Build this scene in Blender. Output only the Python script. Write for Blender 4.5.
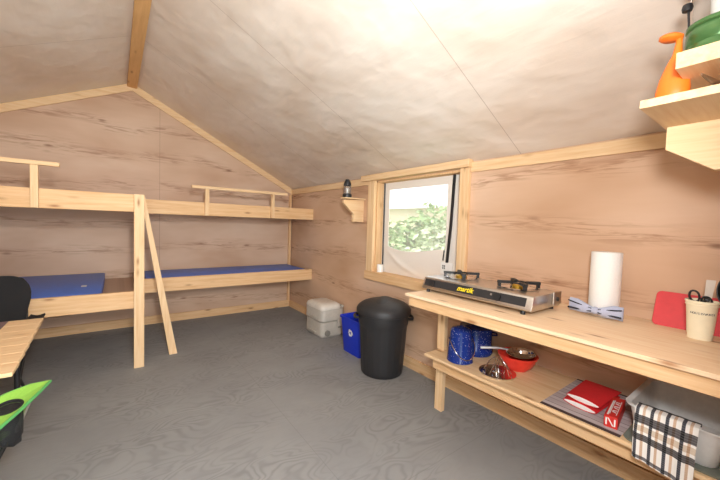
import bpy, bmesh, math, random
from mathutils import Vector, Matrix
random.seed(7)
S = bpy.context.scene
COL = S.collection
for o in list(bpy.data.objects):
    bpy.data.objects.remove(o, do_unlink=True)

# ------------------------------------------------------------------ camera
YAW, PITCH, ROLL = 0.639032155, -0.0463448287, 0.0322822941
EYE = Vector((0, 0, 1.37))
fw = Vector((math.sin(YAW)*math.cos(PITCH), math.cos(YAW)*math.cos(PITCH), math.sin(PITCH)))
rt = Vector((math.cos(YAW), -math.sin(YAW), 0)); up = rt.cross(fw)
r2 = rt*math.cos(ROLL) + up*math.sin(ROLL); u2 = -rt*math.sin(ROLL) + up*math.cos(ROLL)
cam = bpy.data.cameras.new('camera'); cam.sensor_width = 36; cam.lens = 36*329.179/720
cam.clip_start = 0.02
co = bpy.data.objects.new('camera', cam); COL.objects.link(co)
co.matrix_world = Matrix(((r2.x, u2.x, -fw.x, EYE.x), (r2.y, u2.y, -fw.y, EYE.y), (r2.z, u2.z, -fw.z, EYE.z), (0, 0, 0, 1)))
S.camera = co

# ------------------------------------------------------------------ world, lights, exposure
W = bpy.data.worlds.new('overcast_sky'); S.world = W; W.use_nodes = True
bg = W.node_tree.nodes['Background']
bg.inputs[0].default_value = (0.93, 0.97, 1.0, 1); bg.inputs[1].default_value = 2.6

def lamp(name, kind, loc, energy, color=(1, 1, 1), target=None, **kw):
    l = bpy.data.lights.new(name, kind); l.energy = energy; l.color = color
    for k, v in kw.items(): setattr(l, k, v)
    o = bpy.data.objects.new(name, l); COL.objects.link(o); o.location = loc
    if target is not None:
        o.rotation_euler = (Vector(target)-Vector(loc)).to_track_quat('-Z', 'Y').to_euler()
    return o
# the photographer's flash held high in the doorway, mostly bounced off the ceiling, with some direct spill
lamp('bounce_flash', 'SPOT', (0.12, -0.06, 1.92), 185, (0.96, 0.985, 1.0), (0.72, 2.25, 2.6), spot_size=math.radians(120), spot_blend=1.0, shadow_soft_size=0.06)
lamp('flash_spill', 'POINT', (0.14, -0.06, 1.66), 105, (0.96, 0.985, 1.0), shadow_soft_size=0.10)
# added soft front fill, standing in for daylight from the unseen doorway
lamp('doorway_fill', 'AREA', (0.0, -0.75, 1.15), 45, (0.93, 0.97, 1.0), (0.2, 3.0, 1.0), shape='RECTANGLE', size=1.4, size_y=2.0)
lamp('sun', 'SUN', (-2, 9, 8), 3.0, (1, 0.97, 0.92), (3.0, 5.0, 0), angle=math.radians(3))

S.view_settings.view_transform = 'Standard'; S.view_settings.look = 'None'
S.view_settings.gamma = 1; S.view_settings.use_curve_mapping = False
S.view_settings.exposure = 0.22

# ------------------------------------------------------------------ materials
def srgb(r, g, b):
    f = lambda c: (c/255/12.92) if c/255 <= .04045 else ((c/255+.055)/1.055)**2.4
    return (f(r), f(g), f(b), 1)
class NT:
    def __init__(s, name):
        s.m = bpy.data.materials.new(name); s.m.use_nodes = True; s.t = s.m.node_tree
        s.p = s.t.nodes['Principled BSDF']
    def n(s, typ, **kw):
        x = s.t.nodes.new(typ)
        for k, v in kw.items():
            if k in x.inputs.keys(): x.inputs[k].default_value = v
            else: setattr(x, k, v)
        return x
    def l(s, a, b): s.t.links.new(a, b)
    def coord(s, scale, src='Object', rot=(0, 0, 0)):
        tc = s.n('ShaderNodeTexCoord'); mp = s.n('ShaderNodeMapping')
        mp.inputs['Scale'].default_value = scale; mp.inputs['Rotation'].default_value = rot
        s.l(tc.outputs[src], mp.inputs['Vector']); return mp.outputs['Vector']
    def noise(s, vec, scale, detail=4, rough=.55, dist=0.):
        x = s.n('ShaderNodeTexNoise'); x.inputs['Scale'].default_value = scale
        x.inputs['Detail'].default_value = detail; x.inputs['Roughness'].default_value = rough
        x.inputs['Distortion'].default_value = dist; s.l(vec, x.inputs['Vector']); return x.outputs['Fac']
    def ramp(s, fac, stops, interp='LINEAR'):
        x = s.n('ShaderNodeValToRGB'); e = x.color_ramp.elements; x.color_ramp.interpolation = interp
        while len(e) < len(stops): e.new(0.5)
        for i, (p, c) in enumerate(stops): e[i].position = p; e[i].color = c
        s.l(fac, x.inputs['Fac']); return x.outputs['Color']
    def mix(s, fac, a, b, mode='MIX'):
        x = s.n('ShaderNodeMix', data_type='RGBA', blend_type=mode)
        for val, i in ((fac, 0), (a, 6), (b, 7)):
            if isinstance(val, (float, int, tuple)): x.inputs[i].default_value = val
            else: s.l(val, x.inputs[i])
        return x.outputs[2]
    def math(s, op, a, b=0.0):
        x = s.n('ShaderNodeMath', operation=op)
        for i, v in enumerate((a, b)):
            if isinstance(v, (float, int)): x.inputs[i].default_value = v
            else: s.l(v, x.inputs[i])
        return x.outputs[0]
    def bump(s, h, strength, dist=.01):
        b = s.n('ShaderNodeBump'); b.inputs['Strength'].default_value = strength; b.inputs['Distance'].default_value = dist
        s.l(h, b.inputs['Height']); s.l(b.outputs[0], s.p.inputs['Normal'])
    def base(s, c):
        if isinstance(c, tuple): s.p.inputs['Base Color'].default_value = c
        else: s.l(c, s.p.inputs['Base Color'])
    def set(s, **kw):
        for k, v in kw.items(): s.p.inputs[k].default_value = v
WHITE = (1, 1, 1, 1); BLACK = (0, 0, 0, 1)

def plain(name, rgb, rough=.5, metal=0., var=.06, scale=25, bump=0., spec=.5):
    m = NT(name); v = m.coord((1, 1, 1))
    n = m.noise(v, scale, 4)
    c = srgb(*rgb); d = tuple(x*(1-var) for x in c[:3])+(1,); e = tuple(min(1, x*(1+var)) for x in c[:3])+(1,)
    m.base(m.ramp(n, [(.3, d), (.7, e)]))
    m.set(Roughness=rough, Metallic=metal); m.p.inputs['Specular IOR Level'].default_value = spec
    if bump: m.bump(n, bump, .004)
    return m.m

def lumber(axis, name, light=(236, 202, 158), dark=(212, 166, 116)):
    """spruce framing lumber with the grain along one axis"""
    m = NT(name)
    sc = {'x': (.5, 9, 9), 'y': (9, .5, 9), 'z': (9, 9, .5)}[axis]
    v = m.coord(sc)
    oi = m.n('ShaderNodeObjectInfo'); add = m.n('ShaderNodeVectorMath', operation='ADD')
    mul = m.n('ShaderNodeVectorMath', operation='SCALE'); mul.inputs['Scale'].default_value = 37.
    cmb = m.n('ShaderNodeCombineXYZ')
    for i in range(3): m.l(oi.outputs['Random'], cmb.inputs[i])
    m.l(cmb.outputs[0], mul.inputs[0]); m.l(v, add.inputs[0]); m.l(mul.outputs[0], add.inputs[1]); v = add.outputs[0]
    g = m.noise(v, 6, 5, .6, .4)
    big = m.noise(v, 1.1, 2, .5)
    c = m.ramp(g, [(.28, srgb(*dark)), (.5, srgb(*[int((a*.6+b*.4)) for a, b in zip(light, dark)])), (.72, srgb(*light))])
    c = m.mix(m.math('MULTIPLY', big, .35), c, srgb(224, 178, 128))
    # knots
    ks = {'x': (3.2, 11, 11), 'y': (11, 3.2, 11), 'z': (11, 11, 3.2)}[axis]
    kv = m.coord(ks); vo = m.n('ShaderNodeTexVoronoi'); vo.inputs['Scale'].default_value = 1.0; m.l(kv, vo.inputs['Vector'])
    k = m.ramp(vo.outputs['Distance'], [(.06, (.8, .8, .8, 1)), (.13, (.25, .25, .25, 1)), (.2, BLACK)])
    c = m.mix(k, c, srgb(150, 98, 58))
    m.base(c); m.set(Roughness=.62); m.p.inputs['Specular IOR Level'].default_value = .3
    m.bump(g, .12, .003)
    return m.m
LX, LY, LZ = lumber('x', 'spruce_along_x'), lumber('y', 'spruce_along_y'), lumber('z', 'spruce_along_z')
PALE = ((240, 212, 172), (222, 182, 136))
PX, PY, PZ = [lumber(a, 'pale_spruce_'+a, *PALE) for a in 'xyz']

def plywood(name, along, upv, light, mid, dark, streak, seams=(), rough=.55, knots=True, bumpy=0., spec=.35):
    """rotary cut plywood: along / upv are axis letters of the sheet"""
    m = NT(name)
    tc = m.n('ShaderNodeTexCoord'); sp = m.n('ShaderNodeSeparateXYZ'); m.l(tc.outputs['Object'], sp.inputs[0])
    A = sp.outputs['XYZ'.index(along.upper())]; U = sp.outputs['XYZ'.index(upv.upper())]
    def vec(sa, su, off=0.):
        c = m.n('ShaderNodeCombineXYZ'); m.l(m.math('MULTIPLY', A, sa), c.inputs[0]); m.l(m.math('MULTIPLY', U, su), c.inputs[1])
        c.inputs[2].default_value = off; return c.outputs[0]
    cloud = m.noise(vec(.7, 1.6), 1.2, 3, .5, .3)
    fine = m.noise(vec(1.2, 9), 3, 5, .6, .6)
    c = m.ramp(cloud, [(.3, srgb(*dark)), (.52, srgb(*mid)), (.72, srgb(*light))])
    c = m.mix(m.math('MULTIPLY', fine, .28), c, srgb(*dark))
    if knots:
        # rows of dark mineral streaks that repeat up the sheet, as peeled veneer does
        wob = m.noise(vec(.9, .9, 4.), 1.3, 2, .5)
        ph = m.math('ADD', m.math('MULTIPLY', U, 2*math.pi/.37), m.math('MULTIPLY', wob, 7.0))
        row = m.math('POWER', m.math('ADD', m.math('MULTIPLY', m.math('SINE', ph), .5), .5), 5.)
        sn = m.noise(vec(1.9, 21, 2.), 1.6, 4, .6, 1.2)
        st = m.ramp(sn, [(.46, BLACK), (.64, WHITE)])
        f = m.math('MULTIPLY', m.math('MULTIPLY', row, st), .66)
        c = m.mix(f, c, srgb(*streak))
        vo = m.n('ShaderNodeTexVoronoi'); vo.inputs['Scale'].default_value = 1.; m.l(vec(3.2, 9.5, 1.), vo.inputs['Vector'])
        kn = m.ramp(vo.outputs['Distance'], [(.05, WHITE), (.16, BLACK)])
        f2 = m.math('MULTIPLY', m.math('MULTIPLY', kn, row), .75)
        c = m.mix(f2, c, srgb(118, 76, 52))
    for axis, pos in seams:
        q = {'a': A, 'u': U}[axis]
        d = m.math('ABSOLUTE', m.math('SUBTRACT', q, pos))
        c = m.mix(m.math('MULTIPLY', m.math('LESS_THAN', d, .0025), .42), c, srgb(120, 88, 66))
    m.base(c); m.set(Roughness=rough); m.p.inputs['Specular IOR Level'].default_value = spec
    if bumpy:
        b = m.noise(vec(2.8, 4.2), 1.5, 1.5, .45, .2)
        dv = m.n('ShaderNodeTexVoronoi'); dv.inputs['Scale'].default_value = 1.; m.l(vec(3.6, 5.2, 3.), dv.inputs['Vector'])
        dimple = m.ramp(dv.outputs['Distance'], [(.02, BLACK), (.16, WHITE)])
        b2 = m.math('ADD', m.math('ADD', b, m.math('MULTIPLY', fine, .07)), m.math('MULTIPLY', dimple, .10))
        m.bump(b2, bumpy, .03)
        rr = m.n('ShaderNodeMapRange'); rr.inputs[3].default_value = rough-.08; rr.inputs[4].default_value = rough+.12
        m.l(cloud, rr.inputs[0]); m.l(rr.outputs[0], m.p.inputs['Roughness'])
    else:
        m.bump(fine, .06, .003)
    return m.m
WALLC = dict(light=(224, 199, 176), mid=(212, 181, 156), dark=(192, 156, 128), streak=(146, 104, 78))
M_WB = plywood('back_wall_plywood', 'x', 'z', seams=[('a', .455)], **WALLC)
M_WR = plywood('right_wall_plywood', 'y', 'z', light=(226, 196, 171), mid=(214, 179, 150), dark=(196, 156, 124), streak=(150, 104, 72), seams=[])
M_CE = plywood('ceiling_plywood', 'y', 'x', light=(238, 229, 220), mid=(228, 215, 203), dark=(214, 195, 178), streak=(170, 130, 100),
               seams=[('a', 3.65), ('a', 2.43), ('a', 1.22)], rough=.32, knots=False, bumpy=.6, spec=.8)

def floor_mat():
    m = NT('grey_painted_plywood_floor')
    tc = m.n('ShaderNodeTexCoord'); sp = m.n('ShaderNodeSeparateXYZ'); m.l(tc.outputs['Object'], sp.inputs[0])
    X, Y = sp.outputs[0], sp.outputs[1]
    c = m.n('ShaderNodeCombineXYZ'); m.l(m.math('MULTIPLY', X, 1.3), c.inputs[0]); m.l(m.math('MULTIPLY', Y, 3.0), c.inputs[1])
    n1 = m.noise(c.outputs[0], 1.6, 2, .45, .5)
    rings = m.math('SINE', m.math('MULTIPLY', n1, 95.))
    g = m.math('ADD', m.math('MULTIPLY', rings, .5), .5)
    amp = m.ramp(m.noise(c.outputs[0], 1.1, 2, .5, 0.), [(.38, (.10, .10, .10, 1)), (.62, WHITE)])
    g2 = m.math('MULTIPLY', m.math('POWER', g, 2.5), amp)
    n3 = m.noise(m.coord((1, 1, 1)), 2.2, 4, .6)
    col = m.ramp(n3, [(.3, srgb(140, 140, 140)), (.7, srgb(152, 152, 151))])
    col = m.mix(m.math('MULTIPLY', g2, .34), col, srgb(98, 97, 96))
    for q, pos in ((X, .957), (Y, 1.2), (Y, 3.64)):
        d = m.math('ABSOLUTE', m.math('SUBTRACT', q, pos))
        col = m.mix(m.math('MULTIPLY', m.math('LESS_THAN', d, .0018), .22), col, srgb(80, 78, 76))
    m.base(col); m.set(Roughness=.75); m.p.inputs['Specular IOR Level'].default_value = .35
    m.bump(m.math('SUBTRACT', 1.0, g2), .25, .002)
    return m.m
M_FL = floor_mat()
M_BLUE = plain('blue_mattress_vinyl', (80, 122, 214), .45, bump=.1)
M_BLACK = plain('black_plastic', (34, 34, 36), .42, scale=60)
M_LIDB = plain('black_bin_plastic', (40, 40, 42), .5, scale=80, bump=.05)
M_GREYP = plain('light_grey_plastic', (184, 178, 168), .45)
M_GREYD = plain('dark_grey_plastic', (128, 124, 116), .5)
M_RBIN = plain('recycling_blue_plastic', (24, 52, 190), .42)
M_WHITE = plain('white_matte', (240, 238, 234), .6, var=.02)
M_PAPER = plain('white_paper_towel', (244, 242, 238), .85, var=.02, scale=120, bump=.25)
M_STEEL = plain('brushed_steel', (205, 200, 194), .28, 1.0, scale=90)
M_CHROME = plain('polished_steel', (225, 222, 220), .12, 1.0)
M_IRON = plain('black_cast_iron', (24, 24, 25), .5)
M_PANEL = plain('stove_panel_black', (46, 46, 48), .4)
M_YELL = plain('yellow_print', (248, 222, 40), .5, var=.02)
M_BRASS = plain('brass', (200, 165, 70), .35, .9)
M_RED = plain('red_cloth', (222, 38, 44), .7, scale=140, bump=.2)
M_REDP = plain('red_enamel', (236, 62, 48), .28)
M_REDB = plain('red_plastic_board', (212, 56, 62), .5)
M_REDC = plain('red_carton', (212, 44, 36), .5)
M_CREAM = plain('cream_enamel', (244, 236, 208), .4, var=.03)
M_TUB = plain('pale_grey_tub_plastic', (224, 222, 218), .45)
M_TRAY = plain('sage_grey_tray_plastic', (128, 134, 124), .5)
M_LIME = plain('lime_green_fabric', (150, 208, 84), .75, scale=160, bump=.2)
M_LIMED = plain('green_piping', (86, 170, 92), .7)
M_ORANGE = plain('orange_plastic', (246, 122, 34), .4)
M_GREEN = plain('green_enamel', (76, 118, 68), .22, .35)
M_FAB = plain('black_chair_fabric', (26, 26, 28), .85, scale=200, bump=.3)
M_TUBE = plain('dark_steel_tube', (60, 60, 62), .4, .7)
M_CANVAS = plain('off_white_canvas', (236, 228, 218), .8, var=.03, scale=150, bump=.15)
M_TENT = plain('cream_tent_canvas', (232, 216, 190), .85, var=.03)
M_MAUVE = plain('mauve_cloth', (120, 98, 100), .8)
M_DKTXT = plain('dark_print', (84, 82, 78), .7)
M_WOODH = plain('brown_handle_wood', (112, 82, 56), .5)
M_BARK = plain('bark', (92, 76, 60), .9)
M_GRASS = plain('grass_ground', (112, 140, 70), .95, var=.2)

def speckled_blue():
    m = NT('blue_speckled_enamel'); vo = m.n('ShaderNodeTexVoronoi'); vo.inputs['Scale'].default_value = 90
    m.l(m.coord((1, 1, 1)), vo.inputs['Vector'])
    m.base(m.ramp(vo.outputs['Distance'], [(.12, srgb(200, 210, 235)), (.2, srgb(22, 50, 130))]))
    m.set(Roughness=.18); return m.m
M_ENAM = speckled_blue()
M_NAVY = plain('dark_blue_enamel', (22, 34, 84), .2)

def leaf_mat(name, a, b):
    m = NT(name); n = m.noise(m.coord((1, 1, 1)), 6, 3)
    m.base(m.ramp(n, [(.3, srgb(*a)), (.7, srgb(*b))])); m.set(Roughness=.6)
    try: m.p.inputs['Subsurface Weight'].default_value = 0
    except Exception: pass
    return m.m
def mesh_net():
    m = NT('black_mesh_netting'); m.base(srgb(30, 30, 32)); m.set(Roughness=.8)
    ck = m.n('ShaderNodeTexChecker'); ck.inputs['Scale'].default_value = 260; m.l(m.coord((1, 1, 1)), ck.inputs['Vector'])
    a = m.ramp(ck.outputs['Fac'], [(.4, (.5, .5, .5, 1)), (.6, (1, 1, 1, 1))])
    m.l(a, m.p.inputs['Alpha']); return m.m
M_NET = mesh_net()
def clear_mat(name, alpha, tint=(1, 1, 1, 1), gloss=.06):
    m = NT(name); out = m.t.nodes['Material Output']
    tr = m.n('ShaderNodeBsdfTransparent'); tr.inputs[0].default_value = tint
    gl = m.n('ShaderNodeBsdfGlossy'); gl.inputs['Roughness'].default_value = .06
    df = m.n('ShaderNodeBsdfDiffuse'); df.inputs[0].default_value = (.9, .9, .88, 1)
    m1 = m.n('ShaderNodeMixShader'); m1.inputs[0].default_value = gloss; m.l(tr.outputs[0], m1.inputs[1]); m.l(gl.outputs[0], m1.inputs[2])
    m2 = m.n('ShaderNodeMixShader'); m2.inputs[0].default_value = 1-alpha; m.l(m1.outputs[0], m2.inputs[1]); m.l(df.outputs[0], m2.inputs[2])
    m.l(m2.outputs[0], out.inputs[0]); return m.m
M_VINYL = clear_mat('clear_vinyl', .80, (1, 1, 1, 1), .05)
M_GLASS = clear_mat('clear_glass', .93, (.97, .98, .98, 1), .12)

def stripes_mat(name, axis, period, stops, rough=.8):
    m = NT(name); tc = m.n('ShaderNodeTexCoord'); sp = m.n('ShaderNodeSeparateXYZ'); m.l(tc.outputs['Object'], sp.inputs[0])
    w = m.noise(m.coord((1, 1, 1)), 5, 2)
    q = m.math('ADD', sp.outputs['XYZ'.index(axis.upper())], m.math('MULTIPLY', w, period*.25))
    fr = m.math('FRACT', m.math('DIVIDE', q, period))
    m.base(m.ramp(fr, stops, 'CONSTANT')); m.set(Roughness=rough); return m.m
M_BOW = plain('blue_grey_cloth', (176, 182, 204), .85, scale=140)
M_BOWD = plain('navy_stripe_cloth', (34, 34, 44), .85)
M_MAT = stripes_mat('grey_mauve_wood_print', 'x', .085, [(0, srgb(184, 170, 170)), (.42, srgb(160, 146, 146)), (.5, srgb(196, 184, 184)), (.86, srgb(120, 104, 104)), (.92, srgb(188, 176, 176))])
M_MATD = plain('dark_placemat_border', (72, 56, 54), .8)

def plaid():
    m = NT('plaid_tea_towel'); tc = m.n('ShaderNodeTexCoord'); sp = m.n('ShaderNodeSeparateXYZ'); m.l(tc.outputs['UV'], sp.inputs[0])
    U, V = sp.outputs[0], sp.outputs[1]
    fu = m.math('FRACT', m.math('ADD', m.math('MULTIPLY', U, 4.05), .12))
    warp = m.ramp(fu, [(0, srgb(240, 236, 230)), (.18, srgb(66, 66, 74)), (.42, srgb(240, 236, 230)), (.66, srgb(206, 176, 150)), (.84, srgb(240, 236, 230))], 'CONSTANT')
    weft = m.ramp(V, [(0, WHITE), (.015, srgb(110, 110, 116)), (.06, WHITE), (.27, srgb(92, 90, 94)), (.36, WHITE), (.40, srgb(222, 208, 192)), (.47, WHITE), (.50, srgb(92, 90, 94)), (.60, WHITE), (.76, srgb(92, 90, 94)), (.85, WHITE)], 'CONSTANT')
    c = m.mix(1.0, warp, weft, 'MULTIPLY')
    rib = m.math('FRACT', m.math('MULTIPLY', V, 38.)); c = m.mix(m.math('MULTIPLY', m.math('LESS_THAN', rib, .4), .06), c, srgb(240, 236, 230))
    m.base(c); m.set(Roughness=.9)
    return m.m
M_PLAID = plaid()

# ------------------------------------------------------------------ mesh helpers
class MB:
    def __init__(s): s.bm = bmesh.new()
    def _merge(s, b, mat=None):
        if mat is not None: bmesh.ops.transform(b, matrix=mat, verts=b.verts)
        me = bpy.data.meshes.new('tmp'); b.to_mesh(me); b.free(); s.bm.from_mesh(me); bpy.data.meshes.remove(me); return s
    def box(s, x0, x1, y0, y1, z0, z1, bev=.0, seg=2, mat=None):
        b = bmesh.new(); bmesh.ops.create_cube(b, size=1)
        for v in b.verts: v.co = Vector(((x0+x1)/2+v.co.x*(x1-x0), (y0+y1)/2+v.co.y*(y1-y0), (z0+z1)/2+v.co.z*(z1-z0)))
        if bev: bmesh.ops.bevel(b, geom=list(b.edges), offset=bev, segments=seg, profile=.5, affect='EDGES')
        return s._merge(b, mat)
    def prism(s, pts, axis, a, c, bev=0., mat=None):
        """polygon in the plane normal to axis ('x': (y,z), 'y': (x,z), 'z': (x,y)) extruded a..c"""
        b = bmesh.new()
        f = {'x': lambda p, t: (t, p[0], p[1]), 'y': lambda p, t: (p[0], t, p[1]), 'z': lambda p, t: (p[0], p[1], t)}[axis]
        lo = [b.verts.new(f(p, a)) for p in pts]; hi = [b.verts.new(f(p, c)) for p in pts]
        n = len(pts); b.faces.new(lo[::-1]); b.faces.new(hi)
        for i in range(n): b.faces.new((lo[i], lo[(i+1) % n], hi[(i+1) % n], hi[i]))
        bmesh.ops.recalc_face_normals(b, faces=b.faces)
        if bev: bmesh.ops.bevel(b, geom=list(b.edges), offset=bev, segments=2, profile=.5, affect='EDGES')
        return s._merge(b, mat)
    def lathe(s, prof, c=(0, 0, 0), seg=40, mat=None, caps=True):
        b = bmesh.new(); rings = []
        for r, z in prof:
            if r < 1e-6: rings.append([b.verts.new((0, 0, z))])
            else: rings.append([b.verts.new((r*math.cos(2*math.pi*i/seg), r*math.sin(2*math.pi*i/seg), z)) for i in range(seg)])
        for p, q in zip(rings, rings[1:]):
            for i in range(seg):
                j = (i+1) % seg
                if len(p) == 1 and len(q) > 1: b.faces.new((p[0], q[j], q[i]))
                elif len(q) == 1 and len(p) > 1: b.faces.new((p[i], p[j], q[0]))
                elif len(p) > 1: b.faces.new((p[i], p[j], q[j], q[i]))
        bmesh.ops.recalc_face_normals(b, faces=b.faces)
        m = Matrix.Translation(c)
        if mat is not None: m = m @ mat
        return s._merge(b, m)
    def tube(s, pts, r, seg=8, closed=False):
        b = bmesh.new(); P = [Vector(p) for p in pts]; n = len(P); rings = []
        for i in range(n):
            if closed: t = P[(i+1) % n]-P[i-1]
            else: t = P[min(i+1, n-1)]-P[max(i-1, 0)]
            t.normalize(); a = Vector((0, 0, 1)) if abs(t.z) < .9 else Vector((1, 0, 0))
            u = t.cross(a).normalized(); w = t.cross(u)
            rr = r[i] if isinstance(r, (list, tuple)) else r
            rings.append([b.verts.new(P[i]+rr*(math.cos(2*math.pi*k/seg)*u+math.sin(2*math.pi*k/seg)*w)) for k in range(seg)])
        for i in range(n if closed else n-1):
            p, q = rings[i], rings[(i+1) % n]
            for k in range(seg): b.faces.new((p[k], p[(k+1) % seg], q[(k+1) % seg], q[k]))
        if not closed: b.faces.new(rings[0][::-1]); b.faces.new(rings[-1])
        bmesh.ops.recalc_face_normals(b, faces=b.faces)
        return s._merge(b)
    def loft(s, loops, caps=True):
        b = bmesh.new(); R = [[b.verts.new(p) for p in L] for L in loops]
        for p, q in zip(R, R[1:]):
            n = len(p)
            for i in range(n): b.faces.new((p[i], p[(i+1) % n], q[(i+1) % n], q[i]))
        if caps: b.faces.new(R[0][::-1]); b.faces.new(R[-1])
        bmesh.ops.recalc_face_normals(b, faces=b.faces); return s._merge(b)
    def grid(s, f, nu, nv, thick=.002, uv=False):
        """surface f(u,v) with thickness"""
        b = bmesh.new(); V = [[b.verts.new(f(i/nu, j/nv)) for j in range(nv+1)] for i in range(nu+1)]
        for i in range(nu):
            for j in range(nv): b.faces.new((V[i][j], V[i+1][j], V[i+1][j+1], V[i][j+1]))
        if uv:
            lay = b.loops.layers.uv.new('UVMap'); idx = {V[i][j]: (i/nu, j/nv) for i in range(nu+1) for j in range(nv+1)}
            for fc in b.faces:
                for lp in fc.loops: lp[lay].uv = idx[lp.vert]
        bmesh.ops.recalc_face_normals(b, faces=b.faces)
        if thick:
            bmesh.ops.solidify(b, geom=list(b.faces), thickness=thick)
        return s._merge(b)
    def build(s, name, mat, parent=None, loc=None, smooth=False, kind=None):
        me = bpy.data.meshes.new(name)
        base = Vector(parent['_base'] if parent is not None else (loc if loc is not None else (0, 0, 0)))
        bmesh.ops.translate(s.bm, verts=s.bm.verts, vec=-base)
        s.bm.to_mesh(me); s.bm.free(); me.materials.append(mat)
        o = bpy.data.objects.new(name, me); COL.objects.link(o); o['_base'] = base
        if parent is not None: o.parent = parent
        else: o.location = base
        if smooth:
            for p in me.polygons: p.use_smooth = True
            try:
                md = None; me.set_sharp_from_angle(angle=math.radians(smooth if smooth > 1 else 40))
            except Exception: pass
        if kind: o['kind'] = kind
        return o
def thing(name, label, cat, loc, group=None):
    o = bpy.data.objects.new(name, None); COL.objects.link(o); o.location = loc; o['_base'] = Vector(loc)
    o.empty_display_size = .05
    return tag(o, label, cat, group)
def tag(o, label, cat, group=None):
    o['label'] = label; o['category'] = cat
    if group: o['group'] = group
    return o
def text_part(body, name, mat, parent, size, M, shear=0., ext=.0006, align='CENTER', bold=0.):
    c = bpy.data.curves.new(name, 'FONT'); c.body = body; c.size = size; c.extrude = ext; c.shear = shear; c.align_x = align; c.align_y = 'CENTER'; c.offset = bold
    t = bpy.data.objects.new('tmp_text', c); COL.objects.link(t)
    dg = bpy.context.evaluated_depsgraph_get(); dg.update()
    me = bpy.data.meshes.new_from_object(t.evaluated_get(dg)); bpy.data.objects.remove(t, do_unlink=True); bpy.data.curves.remove(c)
    me.name = name; me.transform(M); me.transform(Matrix.Translation(-Vector(parent['_base']))); me.materials.clear(); me.materials.append(mat)
    o = bpy.data.objects.new(name, me); COL.objects.link(o); o.parent = parent; o['_base'] = parent['_base']; return o
def frame_mat(origin, xdir, ydir):
    x = Vector(xdir).normalized(); y = Vector(ydir); y = (y-x*y.dot(x)).normalized(); z = x.cross(y)
    return Matrix(((x.x, y.x, z.x, origin[0]), (x.y, y.y, z.y, origin[1]), (x.z, y.z, z.z, origin[2]), (0, 0, 0, 1)))

# ------------------------------------------------------------------ room shell
XR, XL, YB, YF = 2.295, -1.97, 4.974, .0
AX, AZ, SL, SLL = .162, 3.0, .513, .462           # apex x, apex height, roof slope
def cz(x): return AZ-SL*(x-AX) if x > AX else AZ-SLL*(AX-x)
ZW = cz(XR); ZL = cz(XL)
st = 'structure'
MB().box(XL-.1, XR+.1, YF-.12, YB+.1, -.06, 0).build('floor', M_FL, kind=st)
gable = [(XL, 0), (XR, 0), (XR, ZW), (AX, AZ), (XL, ZL)]
MB().prism(gable, 'y', YB, YB+.1).build('wall_back', M_WB, kind=st)
DX0, DX1, DZ = -.55, .62, 2.05        # doorway behind the camera
m = MB(); m.prism([(XL, 0), (DX0, 0), (DX0, cz(DX0)), (XL, ZL)], 'y', YF-.1, YF)
m.prism([(DX1, 0), (XR, 0), (XR, ZW), (DX1, cz(DX1))], 'y', YF-.1, YF)
m.prism([(DX0, DZ), (DX1, DZ), (DX1, cz(DX1)), (AX, AZ), (DX0, cz(DX0))], 'y', YF-.1, YF)
m.build('wall_front', M_WB, kind=st)
MB().box(XL-.1, XL, YF-.1, YB+.1, 0, ZL).build('wall_left', M_WR, kind=st)
WY0, WY1, WZ0, WZ1 = 1.70, 2.81, .855, 1.85
m = MB(); m.box(XR, XR+.095, YF-.1, WY0, 0, ZW); m.box(XR, XR+.095, WY1, YB+.1, 0, ZW)
m.box(XR, XR+.095, WY0, WY1, 0, WZ0); m.box(XR, XR+.095, WY0, WY1, WZ1, ZW)
m.build('wall_right', M_WR, kind=st)
m = MB(); t = .08
m.prism([(AX, AZ), (XR+.11, cz(XR+.11)), (XR+.11, cz(XR+.11)+t), (AX, AZ+t), (XL-.11, cz(XL-.11)+t), (XL-.11, cz(XL-.11))], 'y', YF-.3, YB+.3)
m.build('ceiling', M_CE, kind=st)
# trim boards
MB().prism([(AX-.05, cz(AX-.05)-.034), (AX+.05, cz(AX+.05)-.034), (AX+.05, cz(AX+.05)-.001), (AX, AZ-.001), (AX-.05, cz(AX-.05)-.001)], 'y', YF, YB-.02).build('trim_1', lumber('y', 'ridge_spruce', (226, 180, 122), (206, 156, 98)), kind=st)
def rafter(name, x0, x1):
    w = .092
    MB().prism([(x0, cz(x0)-.001), (x1, cz(x1)-.001), (x1, cz(x1)-w), (x0, cz(x0)-w)], 'y', YB-.02, YB-.0005, bev=.002).build(name, PX, kind=st)
rafter('trim_2', XL+.001, AX); rafter('trim_3', AX, XR-.001)
MB().box(XR-.02, XR-.0005, YF, WY0-.09, ZW-.088, ZW-.012, .002).build('trim_4', PY, kind=st)
MB().box(XR-.02, XR-.0005, WY1+.12, YB-.02, ZW-.088, ZW-.012, .002).build('trim_5', PY, kind=st)
MB().box(XR-.055, XR-.0205, YB-.04, YB-.0005, .10, ZW-.09, .002).build('trim_6', LZ, kind=st)
MB().box(XL, XR-.02, YB-.02, YB-.0005, 0, .105, .002).build('baseboard_back', LX, kind=st)
MB().box(XR-.02, XR-.0005, YF, YB-.02, 0, .105, .002).build('baseboard_right', LY, kind=st)
m = MB(); m.box(DX0-.02, DX0, YF-.12, YF-.1, 0, DZ); m.box(DX1, DX1+.08, YF-.12, YF-.1, 0, DZ); m.box(DX0-.02, DX1+.08, YF-.12, YF-.1, DZ, DZ+.08)
m.build('door_1', PZ, kind=st)
MB().box(-9, 16, -9, 22, -.45, -.35).build('ground', M_GRASS, kind=st)

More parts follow.
